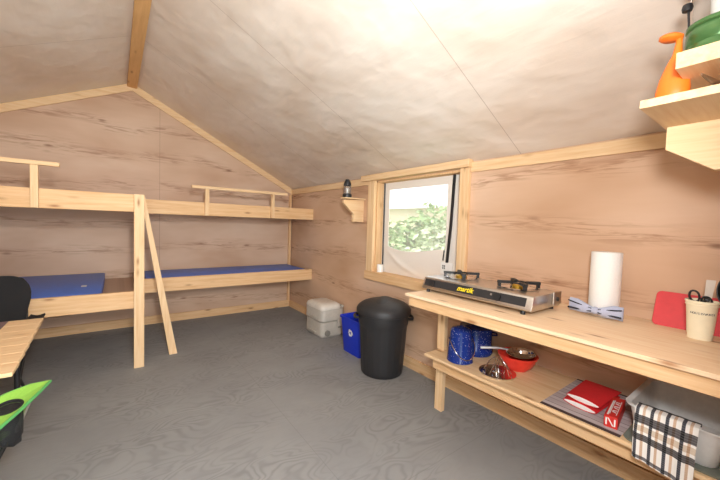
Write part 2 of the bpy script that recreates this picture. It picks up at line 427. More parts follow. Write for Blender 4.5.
# ------------------------------------------------------------------ window
win = bpy.data.objects.new('window_1', None); COL.objects.link(win); win['kind'] = st
win.location = (XR, (WY0+WY1)/2, WZ0); win['_base'] = Vector(win.location)
cx = XR-.038
MB().box(cx, XR-.0005, WY1, WY1+.105, WZ0+.0065, WZ1+.005, .003).build('side_casing', PZ, win)
MB().box(cx, XR-.0005, WY0-.085, WY0, WZ0+.0065, WZ1+.005, .003).build('side_casing', PZ, win)
MB().box(cx-.03, XR-.0005, WY0-.10, WY1+.21, WZ1+.005, WZ1+.068, .004).build('head_casing', PY, win)
MB().box(cx-.012, XR+.094, WY0-.10, WY1+.115, WZ0-.085, WZ0+.006, .003).build('sill', LY, win)
m = MB(); m.box(XR+.0, XR+.09, WY1-.02, WY1, WZ0, WZ1); m.box(XR, XR+.09, WY0, WY0+.02, WZ0, WZ1); m.box(XR, XR+.09, WY0, WY1, WZ1-.018, WZ1)
m.build('jamb_liner', LZ, win)
xc = XR+.085
cy0, cy1, cz0, cz1 = 1.915, 2.69, 1.0, 1.755        # clear opening
m = MB()
m.box(xc, xc+.004, WY0+.02, cy0, WZ0, WZ1-.018); m.box(xc, xc+.004, cy1, WY1-.02, WZ0, WZ1-.018)
m.box(xc, xc+.004, cy0, cy1, cz1, WZ1-.018); m.box(xc, xc+.004, cy0, cy1, WZ0, cz0)
scr = m.build('canvas_screen', M_CANVAS, win)
MB().box(xc+.001, xc+.003, cy0-.005, cy1+.005, cz0-.005, cz1+.005).build('clear_panel', M_VINYL, win)
def flap(u, v):
    y = 2.745-u*(2.745-1.86)
    top = 1.178-.058*math.sin(math.pi*min(1, u*1.15)**.8)-.012*u
    z = top+v*(WZ0+.0075-top)
    sag = math.sin(math.pi*u)
    x = xc-.006-.012*sag*(1-v)-.016*math.sin(v*math.pi)*(.4+.6*sag)+.010*math.sin(u*7+v*5)*v*(1-v)*2
    d = (u*1.3-v*.8); x -= .012*math.exp(-(d/.10)**2)*math.sin(math.pi*v)
    return (min(x, xc-.004), y, z)
MB().grid(flap, 36, 24, .002).build('canvas_flap', M_CANVAS, win, smooth=True)
def strip(pts, w): 
    m = MB(); m.tube(pts, w, 6); return m
zl = [(xc-.008, 2.765, 1.835), (xc-.010, 2.76, 1.2), (xc-.028, 2.735, .862)]
strip(zl, .008).build('zipper', M_BLACK, win)
zr = [(xc-.02, 1.83, 1.835), (xc-.022, 1.845, 1.4), (xc-.034, 1.862, 1.06)]
strip(zr, .014).build('zipper', M_BLACK, win)
strip([(xc-.03, 1.900, 1.165), (xc-.036, 1.905, 1.075)], .006).build('zipper_pull', M_BLACK, win)
tg = MB().box(xc-.040, xc-.034, 1.80, 1.925, .955, 1.062, .002).build('care_tag', M_WHITE, win)
m = MB()
for dy in (0, .018):
    for dz in (0, .02): m.box(xc-.0412, xc-.0398, 1.893-dy, 1.905-dy, 1.022+dz-.02, 1.036+dz-.02)
m.build('tag_print', M_BLACK, tg)

# ------------------------------------------------------------------ outside the window
def leaves(name, c, rx, ry, rz, n, mat, parent, size):
    m = MB(); bm = m.bm
    for i in range(n):
        while True:
            p = Vector((random.uniform(-1, 1), random.uniform(-1, 1), random.uniform(-1, 1)))
            if .25 < p.length < 1: break
        k = 1+.22*math.sin(p.x*6+c[0])*math.cos(p.z*7+c[1])
        q = Vector((c[0]+p.x*rx*k, c[1]+p.y*ry*k, c[2]+p.z*rz*k)); s = size*random.uniform(.6, 1.3)
        R = Matrix.Rotation(random.uniform(0, 6.28), 3, 'Z') @ Matrix.Rotation(random.uniform(-1.2, 1.2), 3, 'X') @ Matrix.Rotation(random.uniform(-1, 1), 3, 'Y')
        vs = [bm.verts.new(q+R @ Vector(w)*s) for w in ((-.5, 0, 0), (-.1, .28, .05), (.55, 0, -.05), (-.1, -.28, .05))]
        bm.faces.new(vs)
    return m.build(name, mat, parent, kind=None)
shrubs = [((5.6, 4.4, .50), .9, .9, .95, (158, 178, 130), (200, 212, 176), 'pale green leafy bush outside at the right side of the window view'),
          ((6.9, 6.2, .78), .95, .95, 1.1, (122, 158, 96), (176, 200, 140), 'mid green leafy bush outside in the middle of the window view'),
          ((6.7, 8.6, .72), 1.1, 1.15, 1.05, (140, 172, 108), (190, 210, 152), 'light green leafy bush outside at the left side of the window view')]
for i, (c, rx, ry, rz, a, b, lab) in enumerate(shrubs):
    tr = thing('leafy_bush', lab, 'bush', (c[0], c[1], -.35), 'bushes outside the window')
    leaves('foliage', c, rx, ry, rz, 2200, leaf_mat('leaves_%d' % i, a, b), tr, .2)
    m = MB()
    for k in range(5):
        a = k*1.256; m.tube([(c[0]+.1*math.cos(a), c[1]+.1*math.sin(a), -.35), (c[0]+.3*math.cos(a), c[1]+.3*math.sin(a), c[2]), (c[0]+.5*math.cos(a), c[1]+.5*math.sin(a), c[2]+.5)], [.03, .022, .01], 6)
    m.build('stems', M_BARK, tr)
tent = thing('canvas_tent', 'cream canvas tent standing behind the bushes outside the window', 'tent', (10.5, 9.5, -.35))
MB().box(9.3, 11.7, 5.0, 13.5, -.35, 2.08).build('tent_wall', M_TENT, tent)
MB().prism([(9.0, 2.06), (12.0, 2.06), (10.5, 3.3)], 'y', 4.8, 13.7).build('tent_roof', M_WHITE, tent)

# ------------------------------------------------------------------ bunks
def rail(b, x0, x1, y0, y1, z0, z1, mat): return MB().box(x0, x1, y0, y1, z0, z1, .003).build('rail', mat, b)
LBY, RBY, LBX = 3.586, 4.235, .212
bl = thing('double_bunk', 'wide two-level spruce bunk at the left with an upright post at its end', 'bunk bed', (-.88, 4.28, 0))
for z0, z1 in ((.545, .70), (1.42, 1.575)):
    MB().box(XL+.002, LBX-.039, LBY, LBY+.038, z0, z1, .003).build('front_rail', LX, bl)
    MB().box(LBX-.038, LBX, LBY+.0, YB-.022, z0, z1, .003).build('end_rail', LY, bl)
    MB().box(XL+.002, LBX-.039, LBY+.039, YB-.022, z1-.095, z1-.075).build('deck', M_WB, bl)
MB().box(.130, .208, LBY-.039, LBY-.001, 0, 1.577, .003).build('post', PZ, bl)
m = MB(); m.prism([(LBX+.0, 1.42), (LBX+.0, 1.57), (LBX+.012, 1.57), (.502, .0), (.431, .0)], 'y', 3.735, 3.773, bev=.002)
m.build('brace', PZ, bl)
g = MB().box(-1.6, -.358, LBY-.040, LBY-.002, 1.752, 1.784, .003).build('guard_rail', PX, bl)
for x in (-.528, -1.5): MB().box(x, x+.046, LBY-.040, LBY-.002, 1.421, 1.751, .003).build('guard_post', PZ, bl)
br = thing('single_bunk', 'narrow two-level spruce bunk running from the upright post to the right wall', 'bunk bed', (1.25, 4.6, 0))
for z0, z1 in ((.55, .704), (1.418, 1.572)):
    MB().box(LBX+.001, XR-.002, RBY, RBY+.038, z0, z1, .003).build('front_rail', LX, br)
    MB().box(LBX+.001, XR-.022, RBY+.039, YB-.042, z1-.095, z1-.075).build('deck', M_WB, br)
MB().box(.700, 1.873, RBY-.040, RBY-.002, 1.731, 1.764, .003).build('guard_rail', PX, br)
for x in (.843, 1.648): MB().box(x, x+.044, RBY-.040, RBY-.002, 1.419, 1.730, .003).build('guard_post', PZ, br)
def mattress(label, x0, x1, y0, y1, z0, z1):
    t = thing('mattress', label, 'mattress', ((x0+x1)/2, (y0+y1)/2, z0), 'blue mattresses on the lower bunks')
    MB().box(x0, x1, y0, y1, z0, z1, .012, 3).build('pad', M_BLUE, t, smooth=True)
    m = MB(); e = .004
    for z in (z0+.012, z1-.012): m.tube([(x0-e+.004, y0, z), (x1+e-.004, y0, z), (x1, y1, z), (x0, y1, z)], .004, 6, True)
    m.build('piping', M_BLUE, t); return t
ml = mattress('wide blue foam mattress on the lower left bunk with a small white tag', -1.9, -.105, 3.640, 4.945, .626, .700)
m = MB().box(-.265, -.225, 4.02, 4.10, .7003, .7015); m.build('tag', M_WHITE, ml)
mattress('thin blue foam mattress on the lower right bunk along the back wall', .27, 2.215, 4.29, 4.925, .630, .703)

# ------------------------------------------------------------------ small bracket shelf and lantern by the window
sh = thing('bracket_shelf', 'tiny wooden bracket shelf on the wall left of the window', 'shelf', (XR, 3.05, 1.40))
MB().prism([(2.285+.008, 1.402), (2.293, 1.652), (2.018, 1.640), (2.018, 1.606), (2.150, 1.49), (2.150, 1.402)], 'y', 3.032, 3.07, bev=.002).build('gusset', PX, sh)
MB().box(2.012, 2.293, 3.005, 3.10, 1.653, 1.668, .002).build('board', PX, sh)
def camp_lantern_small(c):
    x, y, z = c
    t = thing('lantern', 'small black and clear camping lantern on the bracket shelf', 'lantern', c)
    MB().lathe([(0, 0), (.05, 0), (.052, .012), (.05, .035), (.034, .045), (.0, .045)], c).build('base', M_BLACK, t, smooth=True)
    MB().lathe([(.030, .045), (.040, .06), (.040, .115), (.030, .128)], c).build('globe', M_GLASS, t, smooth=True)
    MB().lathe([(0, .045), (.012, .045), (.014, .10), (0, .11)], c, 16).build('lamp_tube', M_WHITE, t, smooth=True)
    MB().lathe([(.030, .128), (.042, .132), (.040, .16), (.026, .185), (.022, .20), (0, .202)], c).build('cap', M_BLACK, t, smooth=True)
    for a in range(4): MB().tube([(x+.043*math.cos(a*1.57+.4), y+.043*math.sin(a*1.57+.4), z+.035), (x+.043*math.cos(a*1.57+.4), y+.043*math.sin(a*1.57+.4), z+.14)], .003, 6).build('guard_wire', M_BLACK, t)
camp_lantern_small((2.070, 3.052, 1.668))
tag(MB().lathe([(0, 0), (.034, 0), (.034, .078), (.031, .082), (.014, .082), (.014, .04), (0, .04)], (2.325, 2.745, WZ0+.0065)).build('paper_roll', M_WHITE, loc=(2.325, 2.745, WZ0+.0065), smooth=True),
    'small white roll standing in the left corner of the window sill', 'roll')

# ------------------------------------------------------------------ portable toilet, recycling bin, trash can
def rrect(x0, x1, y0, y1, z, r=.04, n=5):
    P = []
    for cx_, cy_, a0 in ((x1-r, y1-r, 0), (x0+r, y1-r, 90), (x0+r, y0+r, 180), (x1-r, y0+r, 270)):
        for k in range(n+1):
            a = math.radians(a0+90*k/n); P.append((cx_+r*math.cos(a), cy_+r*math.sin(a), z))
    return P
tx0, tx1, ty0, ty1 = 1.950, 2.275, 3.330, 3.750
to = thing('portable_toilet', 'grey portable camping toilet on the floor beside the blue bin', 'portable toilet', ((tx0+tx1)/2, (ty0+ty1)/2, 0))
MB().loft([rrect(tx0+.02, tx1-.02, ty0+.02, ty1-.02, 0, .05), rrect(tx0, tx1, ty0, ty1, .025, .06), rrect(tx0, tx1, ty0, ty1, .185, .06), rrect(tx0+.022, tx1-.022, ty0+.022, ty1-.022, .194, .055), rrect(tx0+.024, tx1-.024, ty0+.024, ty1-.024, .2, .055)]).build('waste_tank', M_GREYP, to, smooth=35)
MB().loft([rrect(tx0+.022, tx1-.022, ty0+.022, ty1-.022, .201, .055), rrect(tx0-.006, tx1, ty0-.006, ty1+.006, .207, .06), rrect(tx0-.004, tx1, ty0-.004, ty1+.004, .325, .06), rrect(tx0+.004, tx1-.006, ty0+.004, ty1-.004, .337, .055)]).build('seat_body', M_GREYP, to, smooth=35)
M_LID = plain('toilet_lid_plastic', (214, 208, 198), .4)
MB().loft([rrect(tx0-.006, tx1-.04, ty0-.006, ty1+.006, .338, .065), rrect(tx0-.008, tx1-.04, ty0-.008, ty1+.008, .352, .065), rrect(tx0+.004, tx1-.045, ty0+.006, ty1-.006, .385, .06), rrect(tx0+.03, tx1-.07, ty0+.04, ty1-.04, .402, .06), rrect(tx0+.08, tx1-.11, ty0+.1, ty1-.1, .407, .03)]).build('lid', M_LID, to, smooth=50)
MB().box(tx1-.038, tx1-.002, ty0+.02, ty1-.02, .338, .37, .008).build('hinge_block', M_GREYP, to)
l1 = MB().box(2.165, 2.225, ty0-.018, ty0, .10, .250, .008).build('latch', M_GREYP, to)
MB().box(2.172, 2.218, ty0-.022, ty0-.017, .105, .128, .002).build('latch_tab', M_GREYD, l1)
MB().box(tx0-.022, tx0, 3.45, 3.62, .045, .075, .01).build('handle', M_GREYP, to)
MB().box(tx0-.018, tx0, 3.44, 3.63, .222, .252, .008).build('handle', M_GREYP, to)
MB().lathe([(0, 0), (.035, 0), (.035, .018), (0, .02)], (2.03, ty0, .06), 24, Matrix.Rotation(math.pi/2, 4, 'X')).build('drain_cap', M_GREYD, to, smooth=True)

bx0, bx1, by0, by1 = 1.985, 2.265, 2.625, 2.945
bn = thing('recycling_bin', 'blue plastic recycling bin standing between the toilet and the trash can', 'bin', ((bx0+bx1)/2, (by0+by1)/2, 0))
def ring(z, e): return rrect(bx0-e, bx1+e*.2, by0-e, by1+e, z, .025)
MB().loft([ring(0, -.012), ring(.01, -.01), ring(.36, .016), ring(.362, .026), ring(.385, .028), ring(.387, .022), ring(.36, .010), ring(.02, -.016), ring(.018, -.02)]).build('body', M_RBIN, bn, smooth=35)
def recycle(mat_frame, R):
    """three chasing arrows bent round a triangle, as a raised flat print"""
    m = MB()
    for k in range(3):
        Rk = Matrix.Rotation(math.radians(120*k), 4, 'Z')
        body = [(-.52, -.62), (.34, -.62), (.56, -.24), (.30, -.09), (.16, -.34), (-.52, -.34)]
        head = [(.10, .02), (.78, -.30), (.72, .34)]
        for poly in (body, head):
            m.prism([(a*R, b*R) for a, b in poly], 'z', 0, .0012, mat=mat_frame @ Rk)
    return m
recycle(frame_mat((bx0-.016, 2.745+.02, .235), (0, -1, 0), (-.07, 0, 1)), .052).build('recycling_symbol', M_WHITE, bn)

tcx, tcy = 2.015, 2.305
tc = thing('trash_can', 'round black plastic trash can with a domed lid below the window', 'trash can', (tcx, tcy, 0))
def flute(prof, amp_z, n=20, seg=80):
    loops = []
    for r, z, a in prof:
        loops.append([(tcx+(r-a*(.5+.5*math.cos(n*2*math.pi*i/seg)))*math.cos(2*math.pi*i/seg), tcy+(r-a*(.5+.5*math.cos(n*2*math.pi*i/seg)))*math.sin(2*math.pi*i/seg), z) for i in range(seg)])
    return loops
MB().loft(flute([(.185, 0, 0), (.193, .012, 0), (.198, .05, .005), (.222, .43, .005), (.226, .46, 0), (.232, .475, 0), (.234, .555, 0), (.242, .56, 0), (.242, .575, 0), (.23, .575, 0)], 0)).build('body', M_LIDB, tc, smooth=35)
lid = MB().lathe([(.246, .556), (.254, .560), (.254, .598), (.247, .612), (.235, .628), (.20, .652), (.16, .668), (.11, .682), (.06, .689), (0, .692)], (tcx, tcy, 0), 64).build('lid', M_LIDB, tc, smooth=30)
def ridge(u, v):
    # moulded handle: broad raised wedge across the lid
    L = .40; a = (u-.5)*L; w = .05+.03*math.cos(math.pi*(u-.5))
    b = (v-.5)*2*w; th = math.radians(35)
    r = math.hypot(a, b); z = .692-.075*(r/.247)**2.2-.002
    h = .014*math.cos(math.pi*(v-.5))*math.cos(math.pi*(u-.5))**.6 if 0 < u < 1 else 0
    return (tcx+a*math.cos(th)-b*math.sin(th), tcy+a*math.sin(th)+b*math.cos(th), z+h)
MB().grid(ridge, 20, 14, .004).build('lid_grip', M_LIDB, lid, smooth=True)
for sgn in (-1, 1):
    th = math.radians(142 if sgn > 0 else -38); d = Vector((math.cos(th), math.sin(th), 0)); e = Vector((-d.y, d.x, 0)); c = Vector((tcx, tcy, .52))
    MB().tube([c+d*.225+e*.07, c+d*.262+e*.06, c+d*.27+e*.02, c+d*.27-e*.02, c+d*.262-e*.06, c+d*.225-e*.07], .013, 8).build('handle', M_BLACK, tc, smooth=True)

# ------------------------------------------------------------------ kitchen counter
CZ, SZ = .914, .460
ct = thing('kitchen_counter', 'long spruce kitchen counter with a lower shelf along the right wall', 'counter', (1.95, .85, 0))
MB().box(1.592, XR-.001, YF+.02, 1.605, CZ-.019, CZ, .003).build('countertop', lumber('y', 'planed_spruce', (248, 226, 196), (234, 200, 160)), ct)
MB().box(1.612, 1.650, YF+.03, 1.585, CZ-.083, CZ-.0195, .003).build('front_apron', LY, ct)
MB().box(1.651, XR-.021, 1.545, 1.583, CZ-.083, CZ-.0195, .003).build('end_apron', LX, ct)
MB().box(1.785, XR-.001, YF+.02, 1.585, SZ-.020, SZ, .006).build('shelf', PY, ct)
MB().box(1.850, 1.888, YF+.03, 1.555, SZ-.110, SZ-.0205, .003).build('shelf_apron', LY, ct)
for y in (1.530, .035):
    MB().box(1.936, 1.974, y, y+.066, 0, SZ-.0205, .003).build('leg', PZ, ct)
    MB().box(1.936, 1.974, y, y+.066, SZ+.0005, CZ-.0838 if y > 1 else CZ-.0838, .003).build('leg', PZ, ct)
MB().box(1.936, 2.0, .19, 1.54, CZ-.083, CZ-.0195).build('cross_rail', LY, ct)

# ------------------------------------------------------------------ camp stove
sv = thing('camp_stove', 'steel two-burner camp stove with a black front panel on the counter', 'stove', (1.92, 1.22, CZ))
SY0, SY1 = .832, 1.600
sz0, sz1 = .936, 1.018
body = [(1.752, sz0+.008), (1.758, sz0), (2.085, sz0), (2.09, sz0+.006), (2.09, sz1-.002), (2.084, sz1), (1.790, sz1), (1.778, sz1-.006)]
MB().prism(body, 'y', SY0, SY1, bev=.003).build('body', M_STEEL, sv, smooth=35)
def on_front(a, b, off=.001):
    """point on the sloped front: a 0..1 from left (far) end to right, b 0..1 up"""
    p0 = Vector((1.752, 0, sz0+.008)); p1 = Vector((1.778, 0, sz1-.006)); n = Vector((-(sz1-sz0-.014), 0, .026)).normalized()
    p = p0.lerp(p1, b)+n*off; return (p.x, SY1-(SY1-SY0)*a, p.z)
def panel(a0, a1, b0, b1, off0, off1):
    m = MB(); lo = [on_front(*ab, off0) for ab in ((a0, b0), (a1, b0), (a1, b1), (a0, b1))]; hi = [on_front(*ab, off1) for ab in ((a0, b0), (a1, b0), (a1, b1), (a0, b1))]
    return m.loft([lo, hi])
fp = panel(.022, .955, .22, .88, -.001, .003).build('front_panel', M_PANEL, sv)
for a in (.11, .74):
    for k in range(1):
        p = Vector(on_front(a, .52, .003)); n = Vector((-(sz1-sz0-.014), 0, .026)).normalized()
        MB().lathe([(0, 0), (.024, 0), (.022, .010), (.0, .011)], p, 28, n.to_track_quat('Z', 'Y').to_matrix().to_4x4()).build('knob', M_BLACK, fp, smooth=True)
for a0, a1 in ((.70, .715),):
    panel(a0-.02, a1-.02, .55, .70, .003, .0042).build('panel_mark', M_STEEL, fp)
po = Vector(on_front(.455, .56, .0034)); q0 = Vector(on_front(.5, .56, .0034)); up_ = Vector(on_front(.455, .8, .0034))-po
text_part('martik', 'logo', M_YELL, fp, .044, frame_mat(po, q0-po, up_), .25, .0008, bold=.0009)
for yb in (1.435, 1.020):
    bnr = MB().lathe([(0, 0), (.105, 0), (.11, .002), (.105, .005), (.075, .003), (0, .003)], (1.975, yb, sz1)).build('burner_bowl', M_CHROME, sv, smooth=True)
    MB().lathe([(0, 0), (.036, 0), (.04, .01), (.03, .018), (0, .02)], (1.975, yb, sz1+.003)).build('burner_head', M_BRASS, bnr, smooth=True)
    gm = MB(); gz = sz1+.004
    for k in range(4):
        a = math.radians(45+90*k); d = Vector((math.cos(a), math.sin(a), 0)); e = Vector((-d.y, d.x, 0)); c = Vector((1.975, yb, 0))
        for (r0, r1, z0, z1, w) in ((.045, .122, gz+.020, gz+.036, .012), (.104, .120, gz, gz+.024, .010)):
            L = [c+d*r0-e*w, c+d*r1-e*w, c+d*r1+e*w, c+d*r0+e*w]
            gm.loft([[tuple(p+Vector((0, 0, z0))) for p in L], [tuple(p+Vector((0, 0, z1))) for p in L]])
    gm.tube([(1.975+.05*math.cos(2*math.pi*i/24), yb+.05*math.sin(2*math.pi*i/24), gz+.028) for i in range(24)], .005, 6, True)
    gm.build('pan_support', M_IRON, sv)
for x, y in ((1.775, .885), (1.775, 1.56), (2.06, .865), (2.06, 1.56)):
    MB().lathe([(0, 0), (.013, 0), (.013, .016), (.009, sz0-CZ), (0, sz0-CZ)], (x, y, CZ), 16).build('foot', M_BLACK, sv, smooth=True)
vb = MB().box(1.99, 2.088, SY0-.010, SY0-.0005, sz0+.012, sz1+.004, .003).build('side_vent_box', M_STEEL, sv)
MB().lathe([(0, 0), (.012, 0), (.012, .006), (0, .007)], (2.035, SY0-.010, .98), 16, Matrix.Rotation(math.pi/2, 4, 'X')).build('gas_inlet', M_BLACK, vb, smooth=True)

# ------------------------------------------------------------------ paper towel and bow
PTX, PTY = 2.172, .640
pt = thing('paper_towel_roll', 'white paper towel roll standing on end on the counter', 'paper towel', (PTX, PTY, CZ))
MB().lathe([(.0, 0), (.085, 0), (.085, .012), (.075, .016), (0, .016)], (PTX, PTY, CZ)).build('holder_base', M_STEEL, pt, smooth=True)
def spiral():
    L = []
    return MB().lathe([(.022, .017), (.069, .017), (.071, .021), (.071, .345), (.069, .349), (.022, .349), (.022, .017)], (PTX, PTY, CZ), 56)
spiral().build('roll', M_PAPER, pt, smooth=True)
MB().lathe([(.019, .02), (.0215, .02), (.0215, .347), (.019, .347), (.019, .02)], (PTX, PTY, CZ), 24).build('cardboard_core', plain('cardboard', (176, 140, 104), .9), pt, smooth=True)
MB().box(PTX+.071-.001, PTX+.074, PTY-.05, PTY+.02, CZ+.02, CZ+.347).build('loose_sheet', M_PAPER, pt)
bw = thing('cloth_bow', 'blue-grey striped cloth tied in a bow at the foot of the paper towel roll', 'cloth', (2.055, .655, CZ))
kc = Vector((2.056, .640, CZ+.040))
def bow_side(sgn, L, z0, z1, depth):
    loops = []
    for i in range(13):
        u = i/12; w = .011+(.024)*min(1, u*1.5)**.8; d = .007+depth*math.sin(math.pi*min(1, u*.9+.05))
        c = kc+Vector((-.002+.03*u, sgn*L*u, z0*u+z1*u*u))
        loops.append([tuple(c+Vector((d*math.cos(a), 0, w*math.sin(a)*(1+.12*math.sin(3*a+u*5))))) for a in [2*math.pi*k/16 for k in range(16)]])
    return MB().loft(loops)
for sgn, L in ((1, .135), (-1, .112)):
    lp = bow_side(sgn, L, -.004 if sgn < 0 else .004, .004, .016).build('bow_loop', M_BOW, bw, smooth=60)
    m = MB()
    for off, r in ((-.012, .005), (.016, .0035)):
        m.tube([kc+Vector((-.012+(.03-.013)*u, sgn*L*u, off*(.4+u*1.0)+(-.004 if sgn < 0 else .004)*u+.004*u*u)) for u in [i/10 for i in range(11)]], r, 6)
    m.build('dark_stripe', M_BOWD, lp)
MB().loft([[(kc.x+.016*math.cos(a)-.004, kc.y+dy, kc.z+.020*math.sin(a)*s) for a in [2*math.pi*k/14 for k in range(14)]] for dy, s in ((-.014, .75), (-.006, 1), (.006, 1), (.014, .75))]).build('knot', M_BOW, bw, smooth=60)

# ------------------------------------------------------------------ cutting board, utensil crock, frying pan
def tilt_board():
    # rounded board leaning on the wall
    y0, y1, h, r, t = .075, .440, .180, .022, .010
    P = []
    for cy_, cz_, a0 in ((y1-r, h-r, 0), (y0+r, h-r, 90), (y0+r, r, 180), (y1-r, r, 270)):
        for k in range(7):
            a = math.radians(a0+15*k); P.append((cy_+r*math.cos(a), cz_+r*math.sin(a)))
    M_ = Matrix.Translation((2.198, 0, CZ+.0005)) @ Matrix.Rotation(math.radians(24), 4, 'Y')
    return MB().prism(P, 'x', 0, t, bev=.002, mat=M_)
tag(tilt_board().build('cutting_board', M_REDB, loc=(2.21, .26, CZ)), 'red plastic cutting board leaning on the wall behind the cream crock', 'cutting board')
ux, uy = 2.085, .252
cr = thing('utensil_crock', 'cream enamel utensil crock with dark lettering on the counter', 'crock', (ux, uy, CZ))
MB().lathe([(0, .002), (.040, 0), (.0415, .004), (.0405, .012), (.043, .03), (.051, .155), (.053, .160), (.0555, .163), (.0555, .169), (.052, .171), (.049, .166), (.048, .15), (.038, .01), (0, .008)], (ux, uy, CZ), 56).build('pot', M_CREAM, cr, smooth=30)
MB().lathe([(.0525, .148), (.0535, .150), (.0535, .154), (.0525, .156)], (ux, uy, CZ), 48).build('rim_band', M_CREAM, cr, smooth=True)
def ring_text(body, r, z, size, a_mid, step):
    n = len(body)
    for i, ch in enumerate(body):
        a = a_mid+(i-(n-1)/2)*step
        d = Vector((math.cos(a), math.sin(a), 0)); tdir = Vector((-d.y, d.x, 0))
        text_part(ch, 'letter', M_DKTXT, cr, size, frame_mat((ux+d.x*r, uy+d.y*r, z), tdir, (0, 0, 1)), ext=.0005)
am = math.atan2(-uy, -ux)+.12
ring_text('HOUSEWARES', .0492, CZ+.117, .0125, am, .175)
def utensil_scissors():
    t = thing('scissors', 'black handled scissors sticking out of the cream crock', 'scissors', (ux-.01, uy+.02, CZ+.012))
    m = MB(); c = Vector((ux-.012, uy+.024, CZ+.187)); e = Vector((.1, -1, 0)).normalized(); u_ = Vector((0, .12, 1)).normalized()
    h1 = m.tube([c+e*.016*math.cos(a)+u_*.024*math.sin(a) for a in [2*math.pi*k/24 for k in range(24)]], .0042, 8, True); h1.build('handle', M_BLACK, t, smooth=True)
    c2 = c+Vector((.008, -.038, -.018))
    MB().tube([c2+e*.016*math.cos(a)+u_*.020*math.sin(a) for a in [2*math.pi*k/24 for k in range(24)]], .0042, 8, True).build('handle', M_BLACK, t, smooth=True)
    MB().tube([c-u_*.02, (ux, uy, CZ+.014)], [.006, .002], 8).build('blade', M_STEEL, t, smooth=True)
utensil_scissors()
t = thing('spatula', 'pale translucent spatula standing in the cream crock', 'spatula', (ux+.01, uy-.02, CZ+.012))
m = MB(); A = Vector((ux+.012, uy-.012, CZ+.13)); B = Vector((ux+.02, uy-.022, CZ+.262)); e = Vector((.2, -1, 0)).normalized()
m.loft([[tuple(A-e*.010), tuple(A+e*.010), tuple(A+e*.010+Vector((.003, 0, 0))), tuple(A-e*.010+Vector((.003, 0, 0)))], [tuple(B-e*.017), tuple(B+e*.013), tuple(B+e*.013+Vector((.003, 0, 0))), tuple(B-e*.017+Vector((.003, 0, 0)))]])
m.build('blade', plain('clear_grey_plastic', (206, 196, 184), .3), t)
MB().tube([A, (ux+.005, uy, CZ+.014)], .005, 8).build('handle', M_GREYP, t, smooth=True)
tag(MB().tube([(ux+.0, uy+.0, CZ+.014), (ux-.008, uy-.004, CZ+.165), (ux-.010, uy-.012, CZ+.178), (ux-.010, uy-.024, CZ+.176)], [.004, .007, .009, .007], 10).build('ladle', M_BLACK, loc=(ux, uy, CZ+.012), smooth=True), 'black kitchen utensil lying low over the rim of the cream crock', 'utensil')
fpn = thing('frying_pan', 'black frying pan leaning on the wall at the right end of the counter', 'pan', (2.20, .145, CZ))
pm = Matrix.Translation((2.185, .105, CZ+.212)) @ Matrix.Rotation(math.radians(-78), 4, 'Y')
MB().lathe([(0, 0), (.085, 0), (.095, .006), (.112, .036), (.114, .038), (.110, .038), (.092, .009), (0, .004)], (0, 0, 0), 48).bm.free()
m = MB(); m.lathe([(0, 0), (.085, 0), (.095, .006), (.112, .036), (.114, .038), (.110, .038), (.092, .009), (0, .004)], seg=48, mat=pm); m.build('pan_body', M_IRON, fpn, smooth=40)
MB().tube([pm @ Vector((-.113, 0, .034)), pm @ Vector((-.16, 0, .04)), pm @ Vector((-.204, 0, .036))], [.010, .009, .010], 8).build('pan_handle', M_BLACK, fpn, smooth=True)

# ------------------------------------------------------------------ lower shelf cookware
def circ(c, r, n=24, sq=1.): return [(c[0]+r*math.cos(2*math.pi*k/n), c[1]+r*math.sin(2*math.pi*k/n), c[2]) for k in range(n)]
kx, ky = 1.905, 1.365
k = thing('enamel_coffee_pot', 'blue enamel coffee pot with a wire bail on the lower shelf', 'coffee pot', (kx, ky, SZ))
MB().lathe([(0, .0), (.084, 0), (.088, .004), (.086, .012), (.070, .205), (.070, .212), (.06, .224), (.03, .236), (.010, .238), (.010, .243), (.0, .244)], (kx, ky, SZ), 56).build('body', M_ENAM, k, smooth=35)
m = MB(); e = Vector((.58*.85+.81*.5, -.81*.85+.58*.5, 0)).normalized(); d = Vector((e.y, -e.x, 0))
pts = []
for i in range(17):
    a = math.pi*i/16; pts.append(Vector((kx, ky, SZ+.158))+e*(-.088*math.cos(a))+d*(.09*math.sin(a)**.7)+Vector((0, 0, -.125*math.sin(a*.98)+.0)))
MB().tube(pts, .0032, 8).build('bail', M_CHROME, k, smooth=True)
for s_ in (-1, 1):
    MB().lathe([(0, -.006), (.012, -.004), (.012, .004), (0, .006)], (kx+e.x*.079*s_, ky+e.y*.079*s_, SZ+.158), 14).build('bail_ear', M_NAVY, k, smooth=True)
px_, py_ = 2.135, 1.40
p = thing('enamel_stock_pot', 'blue enamel lidded pot behind the coffee pot', 'pot', (px_, py_, SZ))
MB().lathe([(0, 0), (.112, 0), (.120, .012), (.122, .03), (.118, .055), (.112, .075), (.112, .185), (.116, .190), (.110, .192), (.106, .18), (.106, .01), (0, .008)], (px_, py_, SZ), 56).build('body', M_ENAM, p, smooth=35)
ld = MB().lathe([(.117, .192), (.114, .198), (.09, .208), (.03, .222), (0, .223)], (px_, py_, SZ), 56).build('lid', M_NAVY, p, smooth=35)
MB().lathe([(0, .222), (.009, .222), (.009, .232), (.018, .238), (.016, .247), (0, .25)], (px_, py_, SZ), 20).build('lid_knob', M_NAVY, ld, smooth=True)
for s_ in (-1, 1):
    dd = Vector((.55, -.83, 0))*s_; ee = Vector((-dd.y, dd.x, 0)); c = Vector((px_, py_, SZ+.15))
    MB().tube([c+dd*.11+ee*.035, c+dd*.142+ee*.025, c+dd*.142-ee*.025, c+dd*.11-ee*.035], .006, 8).build('side_handle', M_NAVY, p, smooth=True)
rbx, rby = 2.120, 1.075
b = thing('red_bowl', 'red enamel mixing bowl holding a steel pan on the lower shelf', 'bowl', (rbx, rby, SZ))
